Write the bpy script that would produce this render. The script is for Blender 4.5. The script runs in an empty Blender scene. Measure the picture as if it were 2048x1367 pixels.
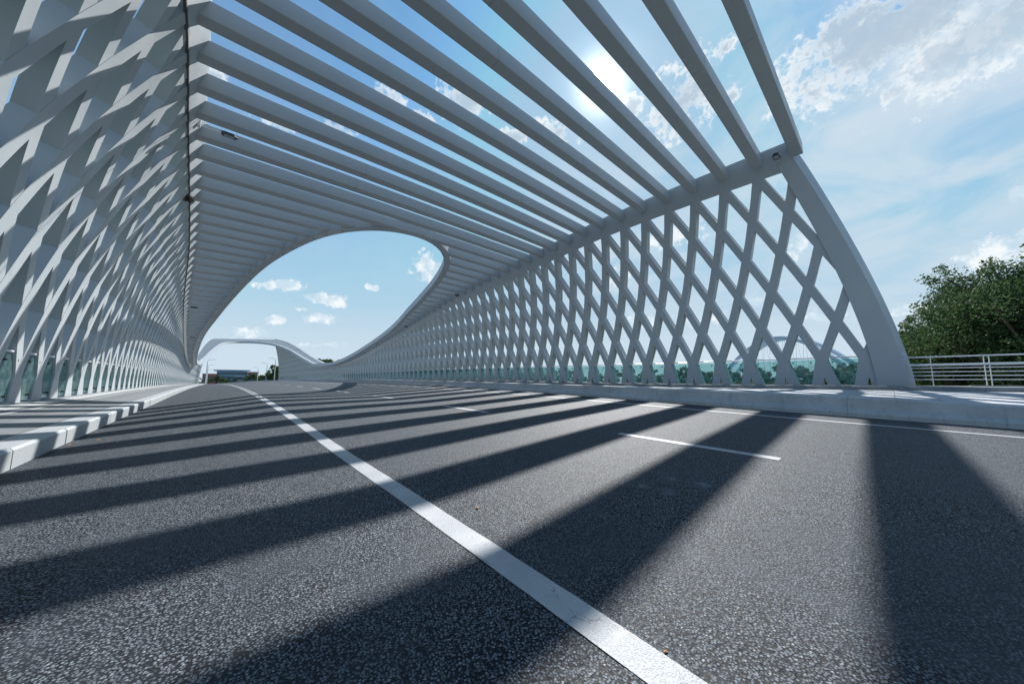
import bpy, math, random
import numpy as np
from mathutils import Vector

# ------------------------------------------------------------------ camera, sky, sun, exposure
S = 1.65                      # metres per roof-beam spacing (all bridge tables below are in beam spacings)
CH = 0.96                    # camera height above the road
sc = bpy.context.scene
col = sc.collection
F = 671.75
YAW, PITCH = math.radians(41.61), math.radians(6.58)

cam_d = bpy.data.cameras.new('camera')
cam = bpy.data.objects.new('camera', cam_d)
col.objects.link(cam)
cam_d.sensor_width = 36.0
cam_d.lens = F / 2048 * 36.0
cam_d.clip_start = 0.05
cam_d.clip_end = 6000
cam.location = (0, 0, CH)
cam.rotation_euler = (math.pi / 2 + PITCH, 0, -YAW)
sc.camera = cam


def ray(x, y):
    """unit direction from the camera through a photograph pixel, for placing sky and far things"""
    r = (x - 1024) / F
    u = (683.5 - y) / F
    w = math.cos(PITCH) - u * math.sin(PITCH)
    z = u * math.cos(PITCH) + math.sin(PITCH)
    v = Vector((r * math.cos(YAW) + w * math.sin(YAW), -r * math.sin(YAW) + w * math.cos(YAW), z))
    return v.normalized()


SUN = ray(1199, 172)
SUN = Vector((SUN.x, SUN.y * .98, SUN.z)).normalized()
sun_el = math.asin(SUN.z)
sun_az = math.atan2(SUN.x, SUN.y)        # from +Y towards +X

sun_d = bpy.data.lights.new('sun', 'SUN')
sun_d.energy = 5.0
sun_d.angle = math.radians(0.5)
sun_d.color = (1.0, 0.975, 0.94)
sun = bpy.data.objects.new('sun', sun_d)
col.objects.link(sun)
sun.rotation_euler = (-SUN).to_track_quat('-Z', 'Y').to_euler()
sun.location = (30, 20, 40)

sc.view_settings.view_transform = 'Standard'
sc.view_settings.look = 'None'
sc.view_settings.gamma = 1
sc.view_settings.exposure = 0.82
sc.render.engine = 'CYCLES'
sc.cycles.max_bounces = 8
sc.cycles.transparent_max_bounces = 24

# ---- world: Nishita sky with clouds mixed in by direction
world = bpy.data.worlds.new('World')
sc.world = world
world.use_nodes = True
wt = world.node_tree
wt.nodes.clear()


class NT:
    """tiny node helper"""
    def __init__(s, t):
        s.t = t

    def n(s, kind, **kw):
        nd = s.t.nodes.new(kind)
        for k, v in kw.items():
            setattr(nd, k, v)
        return nd

    def put(s, sock, v):
        if isinstance(v, bpy.types.NodeSocket):
            s.t.links.new(v, sock)
        elif v is not None:
            sock.default_value = v

    def m(s, op, a, b=None, c=None, clamp=False):
        nd = s.n('ShaderNodeMath', operation=op, use_clamp=clamp)
        s.put(nd.inputs[0], a)
        if b is not None:
            s.put(nd.inputs[1], b)
        if c is not None:
            s.put(nd.inputs[2], c)
        return nd.outputs[0]

    def v(s, op, a, b=None):
        nd = s.n('ShaderNodeVectorMath', operation=op)
        s.put(nd.inputs[0], a)
        if b is not None:
            s.put(nd.inputs[1], b)
        return nd.outputs['Value'] if op in ('DOT_PRODUCT', 'LENGTH', 'DISTANCE') else nd.outputs[0]

    def scale(s, a, f):
        nd = s.n('ShaderNodeVectorMath', operation='SCALE')
        s.put(nd.inputs[0], a)
        s.put(nd.inputs['Scale'], f)
        return nd.outputs[0]

    def noise(s, vec, scale, detail=4, rough=.55, dist=0.0):
        nd = s.n('ShaderNodeTexNoise')
        s.put(nd.inputs['Vector'], vec)
        nd.inputs['Scale'].default_value = scale
        nd.inputs['Detail'].default_value = detail
        nd.inputs['Roughness'].default_value = rough
        nd.inputs['Distortion'].default_value = dist
        return nd.outputs['Fac']

    def voro(s, vec, scale, feature='F1', out='Distance'):
        nd = s.n('ShaderNodeTexVoronoi', feature=feature)
        s.put(nd.inputs['Vector'], vec)
        nd.inputs['Scale'].default_value = scale
        return nd.outputs[out]

    def ramp(s, fac, stops):
        nd = s.n('ShaderNodeValToRGB')
        e = nd.color_ramp.elements
        while len(e) > 1:
            e.remove(e[0])
        e[0].position, e[0].color = stops[0][0], rgba(stops[0][1])
        for p, c in stops[1:]:
            k = e.new(p)
            k.color = rgba(c)
        s.put(nd.inputs[0], fac)
        return nd.outputs[0]

    def rng(s, v, a, b, c=0.0, d=1.0, smooth=True):
        nd = s.n('ShaderNodeMapRange', interpolation_type='SMOOTHSTEP' if smooth else 'LINEAR')
        s.put(nd.inputs[0], v)
        for i, x in enumerate((a, b, c, d)):
            nd.inputs[i + 1].default_value = x
        return nd.outputs[0]

    def mix(s, f, a, b):
        nd = s.n('ShaderNodeMix', data_type='RGBA')
        s.put(nd.inputs[0], f)
        s.put(nd.inputs[6], rgba(a) if not isinstance(a, bpy.types.NodeSocket) else a)
        s.put(nd.inputs[7], rgba(b) if not isinstance(b, bpy.types.NodeSocket) else b)
        return nd.outputs[2]


def rgba(c):
    if isinstance(c, (int, float)):
        return (c, c, c, 1)
    return tuple(c) + (1,) if len(c) == 3 else tuple(c)


def build_world():
    N = NT(wt)
    sky = N.n('ShaderNodeTexSky', sky_type='NISHITA')
    sky.sun_disc = False
    sky.sun_elevation = sun_el
    sky.sun_rotation = sun_az
    sky.altitude = 30
    sky.air_density = 1.0
    sky.dust_density = 0.5
    sky.ozone_density = 2.2
    tc = N.n('ShaderNodeTexCoord')
    D = N.v('NORMALIZE', tc.outputs['Generated'])
    sep = N.n('ShaderNodeSeparateXYZ')
    N.put(sep.inputs[0], D)
    zz = N.m('ADD', N.m('MAXIMUM', sep.outputs['Z'], 0.0), 0.13)
    flat = N.n('ShaderNodeCombineXYZ')
    N.put(flat.inputs[0], N.m('DIVIDE', sep.outputs['X'], zz))
    N.put(flat.inputs[1], N.m('DIVIDE', sep.outputs['Y'], zz))
    n1 = N.noise(D, 16, 9, .62, .3)
    n2 = N.noise(flat.outputs[0], 2.2, 8, .6, .6)
    # cumulus: centre x, y and half sizes, in the photograph's frame, weight
    cl = [(1800, 50, 215, 100, 1.1), (1990, 50, 150, 110, 1.1), (1690, 50, 90, 60, .9), (1788, 187, 34, 24, .9),
          (1446, 98, 24, 26, .8), (1362, 205, 66, 80, 1), (1462, 196, 30, 30, .7), (1640, 180, 60, 30, .55), (1265, 215, 28, 36, .8),
          (765, 190, 56, 24, .8), (925, 205, 62, 42, .95), (1030, 275, 50, 26, .8), (1120, 262, 50, 30, .85),
          (690, 260, 60, 26, .6), (845, 240, 40, 24, .7), (430, 150, 40, 22, .6), (560, 250, 60, 22, .5),
          (555, 571, 55, 11, .95), (655, 600, 58, 13, .95), (552, 641, 22, 10, .85), (645, 638, 38, 10, .9),
          (860, 535, 30, 26, 1), (824, 546, 15, 9, .7), (742, 575, 18, 8, .8), (490, 665, 60, 13, .75), (600, 618, 30, 8, .6),
          (650, 690, 100, 10, .45), (1350, 470, 60, 30, .75), (1600, 490, 50, 40, .7), (1240, 560, 60, 50, .5),
          (2000, 500, 140, 50, .62), (1800, 622, 70, 18, .85), (1640, 632, 80, 20, .7), (1500, 605, 60, 26, .6), (2046, 384, 30, 18, .9),
          (1400, 640, 80, 22, .5), (1290, 640, 60, 30, .5)]
    tot = None
    for (cx_, cy_, rx, ry, w) in cl:
        c = ray(cx_, cy_)
        eh = ray(cx_ + rx, cy_) - c
        ev = ray(cx_, cy_ - ry) - c
        dv = N.v('SUBTRACT', D, tuple(c))
        a = N.v('DOT_PRODUCT', dv, tuple(eh / eh.length_squared))
        b = N.v('DOT_PRODUCT', dv, tuple(ev / ev.length_squared))
        q = N.m('SUBTRACT', w, N.m('SQRT', N.m('ADD', N.m('MULTIPLY', a, a), N.m('MULTIPLY', b, b))))
        tot = q if tot is None else N.m('MAXIMUM', tot, q)
    n1b = N.noise(D, 55, 8, .68, .3)
    nn = N.m('ADD', N.m('MULTIPLY', N.m('SUBTRACT', n1, .5), 3.4), N.m('MULTIPLY', N.m('SUBTRACT', n1b, .5), 2.6))
    dens = N.rng(N.m('ADD', N.m('MAXIMUM', tot, -1.2), nn), -.10, .52)
    shade = N.noise(N.v('ADD', D, (.02, .01, .035)), 34, 8, .62, .2)
    # a thin veil in patches
    veil_c = ray(1820, 330)
    vm = N.rng(N.v('DISTANCE', D, tuple(veil_c)), .75, .1)
    v2 = N.rng(N.v('DISTANCE', D, tuple(ray(1300, 560))), .55, .05)
    veil = N.m('MULTIPLY', N.rng(n2, .30, .66), N.m('ADD', N.m('MULTIPLY', N.m('MAXIMUM', vm, v2), .95), .14))
    low = N.rng(sep.outputs['Z'], .80, .0, .10, .80)
    sd = N.v('DOT_PRODUCT', D, tuple(ray(1203, 168)))
    nearsun = N.rng(sd, .80, .995)
    skycol = N.v('MULTIPLY', sky.outputs[0], (.66, 1.40, 1.66))
    cp = N.n('ShaderNodeVectorMath', operation='MINIMUM')
    N.put(cp.inputs[0], skycol)
    cp.inputs[1].default_value = (3.7, 6.2, 8.5)
    skycol = cp.outputs[0]
    hx = Vector((SUN.x, SUN.y, 0)).normalized()
    away = N.rng(N.v('DOT_PRODUCT', D, tuple(hx)), .35, -.55)
    back = N.mix(N.rng(sep.outputs['Z'], .75, .05), (.6, 2.3, 5.4), (8.0, 11.5, 15.0))  # unseen sky behind the camera, brightened low down to fill shaded steel faces
    skycol = N.mix(N.m('MULTIPLY', away, .9), skycol, back)
    low = N.m('MULTIPLY', low, N.m('SUBTRACT', 1.0, N.m('MULTIPLY', away, .75)))
    skycol = N.mix(N.m('MULTIPLY', veil, .8), skycol, (8.2, 9.0, 9.6))
    cirrus = N.mix(N.m('MAXIMUM', N.m('MULTIPLY', veil, .15), low), skycol, (5.5, 7.35, 8.9))
    ccol = N.mix(N.rng(shade, .42, .62), (6.8, 8.4, 9.6), (10.6, 11.1, 11.4))
    ccol = N.mix(nearsun, ccol, (10.6, 11, 11.2))
    thick = N.m('MULTIPLY', N.rng(N.m('ADD', tot, N.m('MULTIPLY', nn, .6)), .15, .75), N.rng(sep.outputs['Z'], .35, .6))
    ccol = N.mix(N.m('MULTIPLY', thick, .78), ccol, (4.2, 5.6, 7.0))
    cirrus = N.mix(N.m('MULTIPLY', N.rng(sep.outputs['Z'], .26, .02), N.m('SUBTRACT', .75, N.m('MULTIPLY', away, .6))), cirrus, (7.3, 8.6, 9.5))
    out = N.mix(N.m('MULTIPLY', dens, .88), cirrus, ccol)
    disc = N.rng(sd, math.cos(math.radians(1.8)), math.cos(math.radians(1.1)), 0, 150)
    glow = N.m('MULTIPLY', N.m('POWER', N.rng(sd, math.cos(math.radians(12)), 1.0, 0, 1, False), 6.0), 4.0)
    glow = N.m('ADD', glow, N.m('MULTIPLY', N.m('POWER', N.rng(sd, math.cos(math.radians(5)), 1.0, 0, 1, False), 2.5), 9.0))
    add = N.v('ADD', out, N.scale((1.0, .98, .95), N.m('ADD', disc, glow)))
    bg = N.n('ShaderNodeBackground')
    N.put(bg.inputs[0], add)
    bg.inputs[1].default_value = 0.0515
    o = N.n('ShaderNodeOutputWorld')
    N.put(o.inputs[0], bg.outputs[0])


build_world()

# ------------------------------------------------------------------ materials
def material(name, rough=.6, spec=.5, metallic=0.0):
    m = bpy.data.materials.new(name)
    m.use_nodes = True
    t = m.node_tree
    b = t.nodes['Principled BSDF']
    b.inputs['Roughness'].default_value = rough
    b.inputs['Metallic'].default_value = metallic
    b.inputs['Specular IOR Level'].default_value = spec
    N = NT(t)
    g = N.n('ShaderNodeNewGeometry')
    return m, N, b, g.outputs['Position']


def bump(N, b, h, strength=.3, dist=.01):
    bp = N.n('ShaderNodeBump')
    bp.inputs['Strength'].default_value = strength
    bp.inputs['Distance'].default_value = dist
    N.put(bp.inputs['Height'], h)
    N.put(b.inputs['Normal'], bp.outputs[0])


def stretch(N, p, s):
    return N.v('MULTIPLY', p, s)


def plain(name, c, rough=.6, spec=.5, metallic=0, var=.15, sc_=3.0):
    m, N, b, p = material(name, rough, spec, metallic)
    n = N.noise(p, sc_, 5)
    lo = tuple(x * (1 - var) for x in c)
    hi = tuple(min(1, x * (1 + var)) for x in c)
    N.put(b.inputs['Base Color'], N.mix(n, lo, hi))
    return m


def mk_steel():
    m, N, b, p = material('painted_steel', .42, .5)
    st = N.noise(stretch(N, p, (6, 6, .35)), 2.2, 6, .6)
    fine = N.noise(stretch(N, p, (22, 22, 1.2)), 2.0, 4, .6)
    bl = N.noise(p, .7, 4, .5)
    base = N.mix(bl, (.30, .335, .358), (.365, .395, .412))
    base = N.mix(N.m('MULTIPLY', N.rng(st, .50, .74), .42), base, (.36, .38, .40))
    base = N.mix(N.m('MULTIPLY', N.rng(fine, .58, .76), .22), base, (.34, .35, .36))
    spots = N.noise(p, 9, 3, .5)
    base = N.mix(N.m('MULTIPLY', N.rng(spots, .70, .76), .5), base, (.30, .24, .19))
    N.put(b.inputs['Base Color'], base)
    N.put(b.inputs['Roughness'], N.rng(bl, .3, .7, .36, .52))
    bump(N, b, N.noise(p, 5, 3), .08, .01)
    return m


SCUFFS = [(3.50, 1.56, .10), (3.54, 1.28, .10), (3.14, 1.42, .12), (3.11, 1.65, .08)]     # pale scuffs beside the nearest lane dash


def mk_asphalt():
    m, N, b, p = material('asphalt', .62, .2)
    v = N.voro(p, 88, 'F1')
    vc = N.voro(p, 88, 'F1', 'Color')
    sepc = N.n('ShaderNodeSeparateXYZ')
    N.put(sepc.inputs[0], vc)
    n = N.noise(p, 55, 5, .7)
    big = N.noise(p, .55, 5, .6)
    mid = N.noise(p, 4, 4, .6)
    stone = N.m('MULTIPLY', N.rng(v, .60, .27), N.m('ADD', .22, N.m('MULTIPLY', sepc.outputs[0], .72)))
    c = N.mix(N.m('MULTIPLY', stone, 1.0, clamp=True), (.004, .006, .009), (.190, .220, .252))
    c = N.mix(N.m('MULTIPLY', N.rng(sepc.outputs[1], .955, .975), N.rng(v, .5, .3)), c, (.30, .31, .31))
    c = N.mix(N.rng(big, .42, .62, 0, .5), c, (.040, .048, .058))
    c = N.mix(N.rng(mid, .55, .8, 0, .25), c, (.008, .010, .013))
    tr = N.noise(stretch(N, p, (2.0, .05, 1)), 1.2, 3, .5)
    c = N.mix(N.rng(tr, .52, .7, 0, .3), c, (.055, .064, .075))
    for (X_, Y_, r_) in SCUFFS:
        q = N.v('MULTIPLY', N.v('SUBTRACT', p, (X_, Y_, 0)), (1, 1, 0))
        mk = N.m('MULTIPLY', N.rng(N.v('LENGTH', q), r_, r_ * .15), N.rng(mid, .38, .62, .15, .5))
        c = N.mix(mk, c, (.20, .23, .26))
    N.put(b.inputs['Base Color'], c)
    N.put(b.inputs['Roughness'], N.rng(n, .3, .7, .58, .82))
    h = N.m('ADD', N.m('MULTIPLY', N.rng(v, .75, .0, 0, 1), 1.0), N.m('MULTIPLY', n, .55))
    bump(N, b, h, .6, .0032)
    return m


def mk_paint():
    m, N, b, p = material('road_paint', .6, .4)
    v = N.voro(p, 110, 'F1')
    n = N.noise(p, 26, 6, .7)
    n2 = N.noise(p, 3, 5, .6)
    cr = N.voro(N.v('ADD', p, N.scale(N.n('ShaderNodeTexNoise').outputs['Color'], .12)), 2.6, 'DISTANCE_TO_EDGE')
    c = N.mix(N.rng(n2, .35, .7), (.29, .305, .32), (.36, .37, .38))
    c = N.mix(N.m('MULTIPLY', N.rng(n, .60, .72), .6), c, (.22, .22, .22))
    c = N.mix(N.m('MULTIPLY', N.rng(cr, .007, .002), N.rng(n2, .40, .60, 0, .8)), c, (.12, .12, .12))
    N.put(b.inputs['Base Color'], c)
    bump(N, b, N.m('ADD', N.rng(v, .75, .0), n), .5, .003)
    return m


def mk_concrete(name, lo, hi, joint=None, streak=.6, bumpd=.006):
    m, N, b, p = material(name, .75, .3)
    n = N.noise(p, 1.6, 7, .65)
    f = N.noise(p, 40, 4, .6)
    c = N.mix(N.rng(n, .3, .7), lo, hi)
    st = N.noise(stretch(N, p, (1.2, 4.0, .5)), 2.5, 6, .65)
    c = N.mix(N.m('MULTIPLY', N.rng(st, .5, .75), streak), c, tuple(x * .55 for x in lo))
    c = N.mix(N.m('MULTIPLY', N.rng(f, .62, .75), .35), c, tuple(x * .5 for x in lo))
    drip = N.noise(stretch(N, p, (1.0, 9.0, .7)), 1.3, 5, .7)
    c = N.mix(N.m('MULTIPLY', N.rng(drip, .62, .72), .35), c, (.20, .17, .13))
    N.put(b.inputs['Base Color'], c)
    bump(N, b, N.m('ADD', f, N.m('MULTIPLY', n, 2)), .35, bumpd)
    return m


def mk_granite():
    m, N, b, p = material('granite', .6, .45)
    n = N.noise(p, 90, 3, .7)
    n2 = N.noise(p, 1.3, 6, .6)
    rust = N.noise(stretch(N, p, (1, 1, 2)), 3.2, 7, .7)
    c = N.mix(N.rng(n, .35, .65), (.23, .25, .265), (.37, .39, .40))
    c = N.mix(N.rng(n2, .35, .75, 0, .35), c, (.25, .26, .265))
    c = N.mix(N.m('MULTIPLY', N.rng(rust, .64, .74), .45), c, (.24, .17, .11))
    N.put(b.inputs['Base Color'], c)
    bump(N, b, n, .25, .003)
    return m


def mk_paving(name, lo, hi, sx, sy, joint, slabvar=.15):
    """rectangular slabs laid on the world's own x and y"""
    m, N, b, p = material(name, .75, .35)
    br = N.n('ShaderNodeTexBrick')
    br.offset = .5
    N.put(br.inputs['Vector'], p)
    br.inputs['Scale'].default_value = 1
    br.inputs['Brick Width'].default_value = sx
    br.inputs['Row Height'].default_value = sy
    br.inputs['Mortar Size'].default_value = joint
    br.inputs['Color1'].default_value = rgba(lo)
    br.inputs['Color2'].default_value = rgba(hi)
    br.inputs['Mortar'].default_value = rgba(tuple(x * .35 for x in lo))
    n = N.noise(p, 2.2, 7, .7)
    c = N.mix(N.rng(n, .45, .8, 0, .4), br.outputs[0], tuple(x * .6 for x in lo))
    N.put(b.inputs['Base Color'], c)
    f = N.noise(p, 60, 4, .6)
    bump(N, b, N.m('SUBTRACT', f, N.m('MULTIPLY', br.outputs['Fac'], 3)), .3, .004)
    return m


def mk_glass():
    m = bpy.data.materials.new('tinted_glass')
    m.use_nodes = True
    t = m.node_tree
    t.nodes.clear()
    N = NT(t)
    tr = N.n('ShaderNodeBsdfTransparent')
    tr.inputs[0].default_value = (.60, .78, .77, 1)
    gl = N.n('ShaderNodeBsdfGlossy')
    gl.inputs['Roughness'].default_value = .04
    gl.inputs[0].default_value = (.8, .9, .9, 1)
    df = N.n('ShaderNodeBsdfDiffuse')
    df.inputs[0].default_value = (.35, .58, .57, 1)
    g = N.n('ShaderNodeNewGeometry')
    dirt = N.noise(g.outputs['Position'], 3.5, 7, .7)
    fr = N.n('ShaderNodeFresnel')
    fr.inputs[0].default_value = 1.5
    m1 = N.n('ShaderNodeMixShader')
    N.put(m1.inputs[0], N.rng(dirt, .35, .8, .05, .26))
    N.put(m1.inputs[1], tr.outputs[0])
    N.put(m1.inputs[2], df.outputs[0])
    m2 = N.n('ShaderNodeMixShader')
    N.put(m2.inputs[0], N.m('MULTIPLY', fr.outputs[0], .8, clamp=True))
    N.put(m2.inputs[1], m1.outputs[0])
    N.put(m2.inputs[2], gl.outputs[0])
    o = N.n('ShaderNodeOutputMaterial')
    N.put(o.inputs[0], m2.outputs[0])
    return m


def mk_leaf(name, lo, hi, spec=.22):
    m, N, b, p = material(name, .62, spec)
    n = N.noise(p, .55, 4, .6)
    n2 = N.noise(p, 7, 3, .6)
    c = N.mix(N.m('ADD', N.m('MULTIPLY', n, .6), N.m('MULTIPLY', n2, .4)), lo, hi)
    N.put(b.inputs['Base Color'], c)
    t = m.node_tree
    tl = N.n('ShaderNodeBsdfTranslucent')
    N.put(tl.inputs[0], N.scale(c, 1.4))
    mx = N.n('ShaderNodeMixShader')
    mx.inputs[0].default_value = .28
    out = [x for x in t.nodes if x.type == 'OUTPUT_MATERIAL'][0]
    N.put(mx.inputs[1], b.outputs[0])
    N.put(mx.inputs[2], tl.outputs[0])
    N.put(out.inputs[0], mx.outputs[0])
    return m


def mk_ground():
    m, N, b, p = material('grassland', .9, .2)
    n = N.noise(p, .03, 6, .6)
    n2 = N.noise(p, .6, 6, .7)
    c = N.mix(N.rng(n, .35, .65), (.045, .07, .025), (.09, .10, .045))
    c = N.mix(N.rng(n2, .3, .7, 0, .5), c, (.03, .05, .02))
    N.put(b.inputs['Base Color'], c)
    bump(N, b, n2, .6, .2)
    return m


def mk_water():
    m, N, b, p = material('river_water', .08, .5)
    b.inputs['Base Color'].default_value = (.035, .055, .055, 1)
    bump(N, b, N.noise(p, 1.1, 5, .6), .15, .1)
    return m


M = dict(
    steel=mk_steel(), asphalt=mk_asphalt(), paint=mk_paint(), granite=mk_granite(),
    barrier=mk_concrete('barrier_concrete', (.335, .345, .345), (.44, .445, .44)),
    slab=mk_paving('sidewalk_paving', (.125, .135, .145), (.15, .16, .17), .60, 30.0, .006),
    tactile=mk_paving('pale_tactile_paving', (.33, .345, .355), (.39, .40, .405), .30, .30, .012),
    walk=mk_paving('pale_walkway_paving', (.30, .32, .335), (.38, .395, .41), 9.0, .62, .008),
    plinth=mk_concrete('plinth_concrete', (.17, .18, .19), (.24, .25, .25)),
    glass=mk_glass(),
    rail=plain('rail_metal', (.60, .62, .64), .35, .5, .1, .1),
    dark=plain('dark_metal', (.035, .038, .042), .4, .5, .3, .2),
    lens=plain('lamp_lens', (.30, .34, .38), .15, .6, 0, .1),
    wire=plain('wire_black', (.03, .03, .035), .6),
    seam=plain('seam_dark', (.10, .10, .10), .9, .2, 0, .3, 9),
    twig=plain('twigs', (.06, .045, .03), .9, .2, 0, .4, 20),
    bark=plain('bark', (.10, .08, .06), .9, .2, 0, .35, 6),
    leaf=mk_leaf('poplar_leaf', (.022, .050, .022), (.078, .125, .046), .06),
    leaf2=mk_leaf('far_leaf', (.035, .07, .035), (.085, .13, .055), .06),
    ground=mk_ground(), water=mk_water(),
    arch=plain('arch_paint', (.42, .50, .58), .5),
    litter=plain('dry_leaf', (.36, .17, .08), .8, .2, 0, .4, 30),
    paper=plain('pale_scrap', (.62, .60, .56), .8, .2, 0, .2, 30),
)


# ------------------------------------------------------------------ object helpers
def W(X, Y, Z):
    return (S * X, S * Y, S * Z + CH)


class MB:
    def __init__(s):
        s.v, s.f, s.mi = [], [], []

    def add(s, vs, fs, mi=0):
        o = len(s.v)
        s.v += [tuple(x) for x in vs]
        s.f += [tuple(i + o for i in f) for f in fs]
        s.mi += [mi] * len(fs)

    def box(s, x0, x1, y0, y1, z0, z1, mi=0):
        s.add([(x0, y0, z0), (x1, y0, z0), (x1, y1, z0), (x0, y1, z0), (x0, y0, z1), (x1, y0, z1), (x1, y1, z1), (x0, y1, z1)],
              [(0, 3, 2, 1), (4, 5, 6, 7), (0, 1, 5, 4), (1, 2, 6, 5), (2, 3, 7, 6), (3, 0, 4, 7)], mi)

    def sweep(s, rings, closed_ring=True, cap=True, loop=False, mi=0):
        """rings: list of equal-length point lists"""
        k = len(rings[0])
        o = len(s.v)
        for r in rings:
            s.v += [tuple(p) for p in r]
        n = len(rings)
        fs = []
        for i in range(n if loop else n - 1):
            a, b_ = i, (i + 1) % n
            for j in range(k if closed_ring else k - 1):
                jj = (j + 1) % k
                fs.append((o + a * k + j, o + a * k + jj, o + b_ * k + jj, o + b_ * k + j))
        if cap and not loop and closed_ring:
            fs.append(tuple(o + j for j in reversed(range(k))))
            fs.append(tuple(o + (n - 1) * k + j for j in range(k)))
        s.f += fs
        s.mi += [mi] * len(fs)

    def tube(s, pts, r, k=8, cap=True, loop=False, mi=0, up=None):
        pts = [Vector(p) for p in pts]
        rs = r if isinstance(r, (list, tuple)) else [r] * len(pts)
        rings = []
        for i, p in enumerate(pts):
            a = pts[i - 1] if i else pts[i]
            b_ = pts[i + 1] if i < len(pts) - 1 else pts[i]
            t = (b_ - a).normalized()
            u = Vector(up) if up else (Vector((0, 0, 1)) if abs(t.z) < .9 else Vector((1, 0, 0)))
            e1 = t.cross(u).normalized()
            e2 = t.cross(e1).normalized()
            rings.append([p + rs[i] * (math.cos(2 * math.pi * j / k) * e1 + math.sin(2 * math.pi * j / k) * e2) for j in range(k)])
        s.sweep(rings, cap=cap, loop=loop, mi=mi)

    def build(s, name, mat, parent=None, smooth=False, bevel=0):
        me = bpy.data.meshes.new(name)
        me.from_pydata(s.v, [], s.f)
        for x in (mat if isinstance(mat, list) else [mat]):
            me.materials.append(x)
        if len(set(s.mi)) > 1:
            me.polygons.foreach_set('material_index', s.mi)
        me.update()
        import bmesh
        bm = bmesh.new()
        bm.from_mesh(me)
        bmesh.ops.recalc_face_normals(bm, faces=bm.faces)
        bm.to_mesh(me)
        bm.free()
        if smooth:
            me.polygons.foreach_set('use_smooth', [True] * len(me.polygons))
        o = bpy.data.objects.new(name, me)
        col.objects.link(o)
        if parent:
            o.parent = parent
            o.matrix_parent_inverse = parent.matrix_basis.inverted()
        if bevel:
            b = o.modifiers.new('bevel', 'BEVEL')
            b.width = bevel
            b.segments = 2
            b.limit_method = 'ANGLE'
            b.angle_limit = math.radians(40)
        return o


def empty(name, loc=(0, 0, 0), rz=0.0):
    o = bpy.data.objects.new(name, None)
    col.objects.link(o)
    o.location = loc
    o.rotation_euler = (0, 0, rz)
    o.empty_display_size = .3
    bpy.context.view_layer.update()
    return o


def tag(o, label=None, cat=None, group=None, kind=None):
    if label:
        o['label'] = label
    if cat:
        o['category'] = cat
    if group:
        o['group'] = group
    if kind:
        o['kind'] = kind
    return o


def copy_tree(o, parent=None):
    c = o.copy()
    col.objects.link(c)
    if parent:
        c.parent = parent
    for ch in list(o.children):
        copy_tree(ch, c)
    return c


# ------------------------------------------------------------------ the shape of the place (units: beam spacings)
def I(tab):
    xs = [a for a, b in tab]
    ys = [b for a, b in tab]
    # smooth interpolation (monotone cubic through the table)
    xs, ys = np.array(xs, float), np.array(ys, float)
    d = np.diff(ys) / np.diff(xs)
    m = np.zeros(len(xs))
    m[0], m[-1] = d[0], d[-1]
    for i in range(1, len(xs) - 1):
        if d[i - 1] * d[i] > 0:
            h0, h1 = xs[i] - xs[i - 1], xs[i + 1] - xs[i]
            m[i] = (h0 + h1) * 3 / ((2 * h1 + h0) / d[i - 1] + (h1 + 2 * h0) / d[i])

    def f(t):
        t = min(max(t, xs[0]), xs[-1])
        i = int(min(np.searchsorted(xs, t, 'right') - 1, len(xs) - 2))
        h = xs[i + 1] - xs[i]
        s = (t - xs[i]) / h
        return float(ys[i] * (1 + 2 * s) * (1 - s) ** 2 + m[i] * h * s * (1 - s) ** 2 + ys[i + 1] * s * s * (3 - 2 * s) + m[i + 1] * h * s * s * (s - 1))
    return f


ZK = I([(-40, -1.0), (-3, -.70), (0, -.66), (4, -.635), (7, -.605), (11.6, -.585), (18.7, -.54), (30, -.51), (50, -.55), (75, -.66), (118, -.82), (175, -1.4), (250, -2.6), (400, -4.5), (700, -5.5)])
ZS = I([(-40, -1.0), (-3, -.74), (0, -.70), (.6, -.672), (1.6, -.632), (3, -.59), (4.8, -.51), (7.7, -.41), (12.2, -.315), (18.6, -.255), (26, -.245), (35, -.28), (50, -.37), (75, -.52), (118, -.74), (175, -1.35), (250, -2.6), (400, -4.5), (700, -5.5)])
ZD = I([(-40, -.9), (-3, -.63), (0, -.56), (1, -.535), (4, -.455), (7.8, -.38), (11.1, -.34), (14.4, -.30), (17.8, -.265), (21, -.235), (25, -.215), (30, -.21), (50, -.27), (75, -.40), (118, -.56), (175, -1.25), (250, -2.5), (400, -4.5), (700, -5.5)])
ZE = I([(-40, -.8), (-3, -.56), (-.7, -.488), (.7, -.452), (2, -.415), (3.8, -.36), (6.2, -.295), (10.2, -.225), (15, -.175), (20, -.145), (26, -.11), (35, -.08), (50, -.10), (75, -.18), (118, -.26), (175, -1.1), (250, -2.4), (400, -4.5), (700, -5.5)])
XK, XS, XD, XE = -1.033, .841, 3.02, 5.268


def road(X, Y):
    k, a, d, e = ZK(Y), ZS(Y), ZD(Y), ZE(Y)
    if X < XS:
        return k + (a - k) * (max(X, -4) - XK) / (XS - XK) if X > XK else k + (X - XK) * .01
    if X < XD:
        return a + (d - a) * (X - XS) / (XD - XS)
    return d + (e - d) * (min(X, 8) - XD) / (XE - XD)


def ZC(Y):
    return road(3.0, Y)


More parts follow.
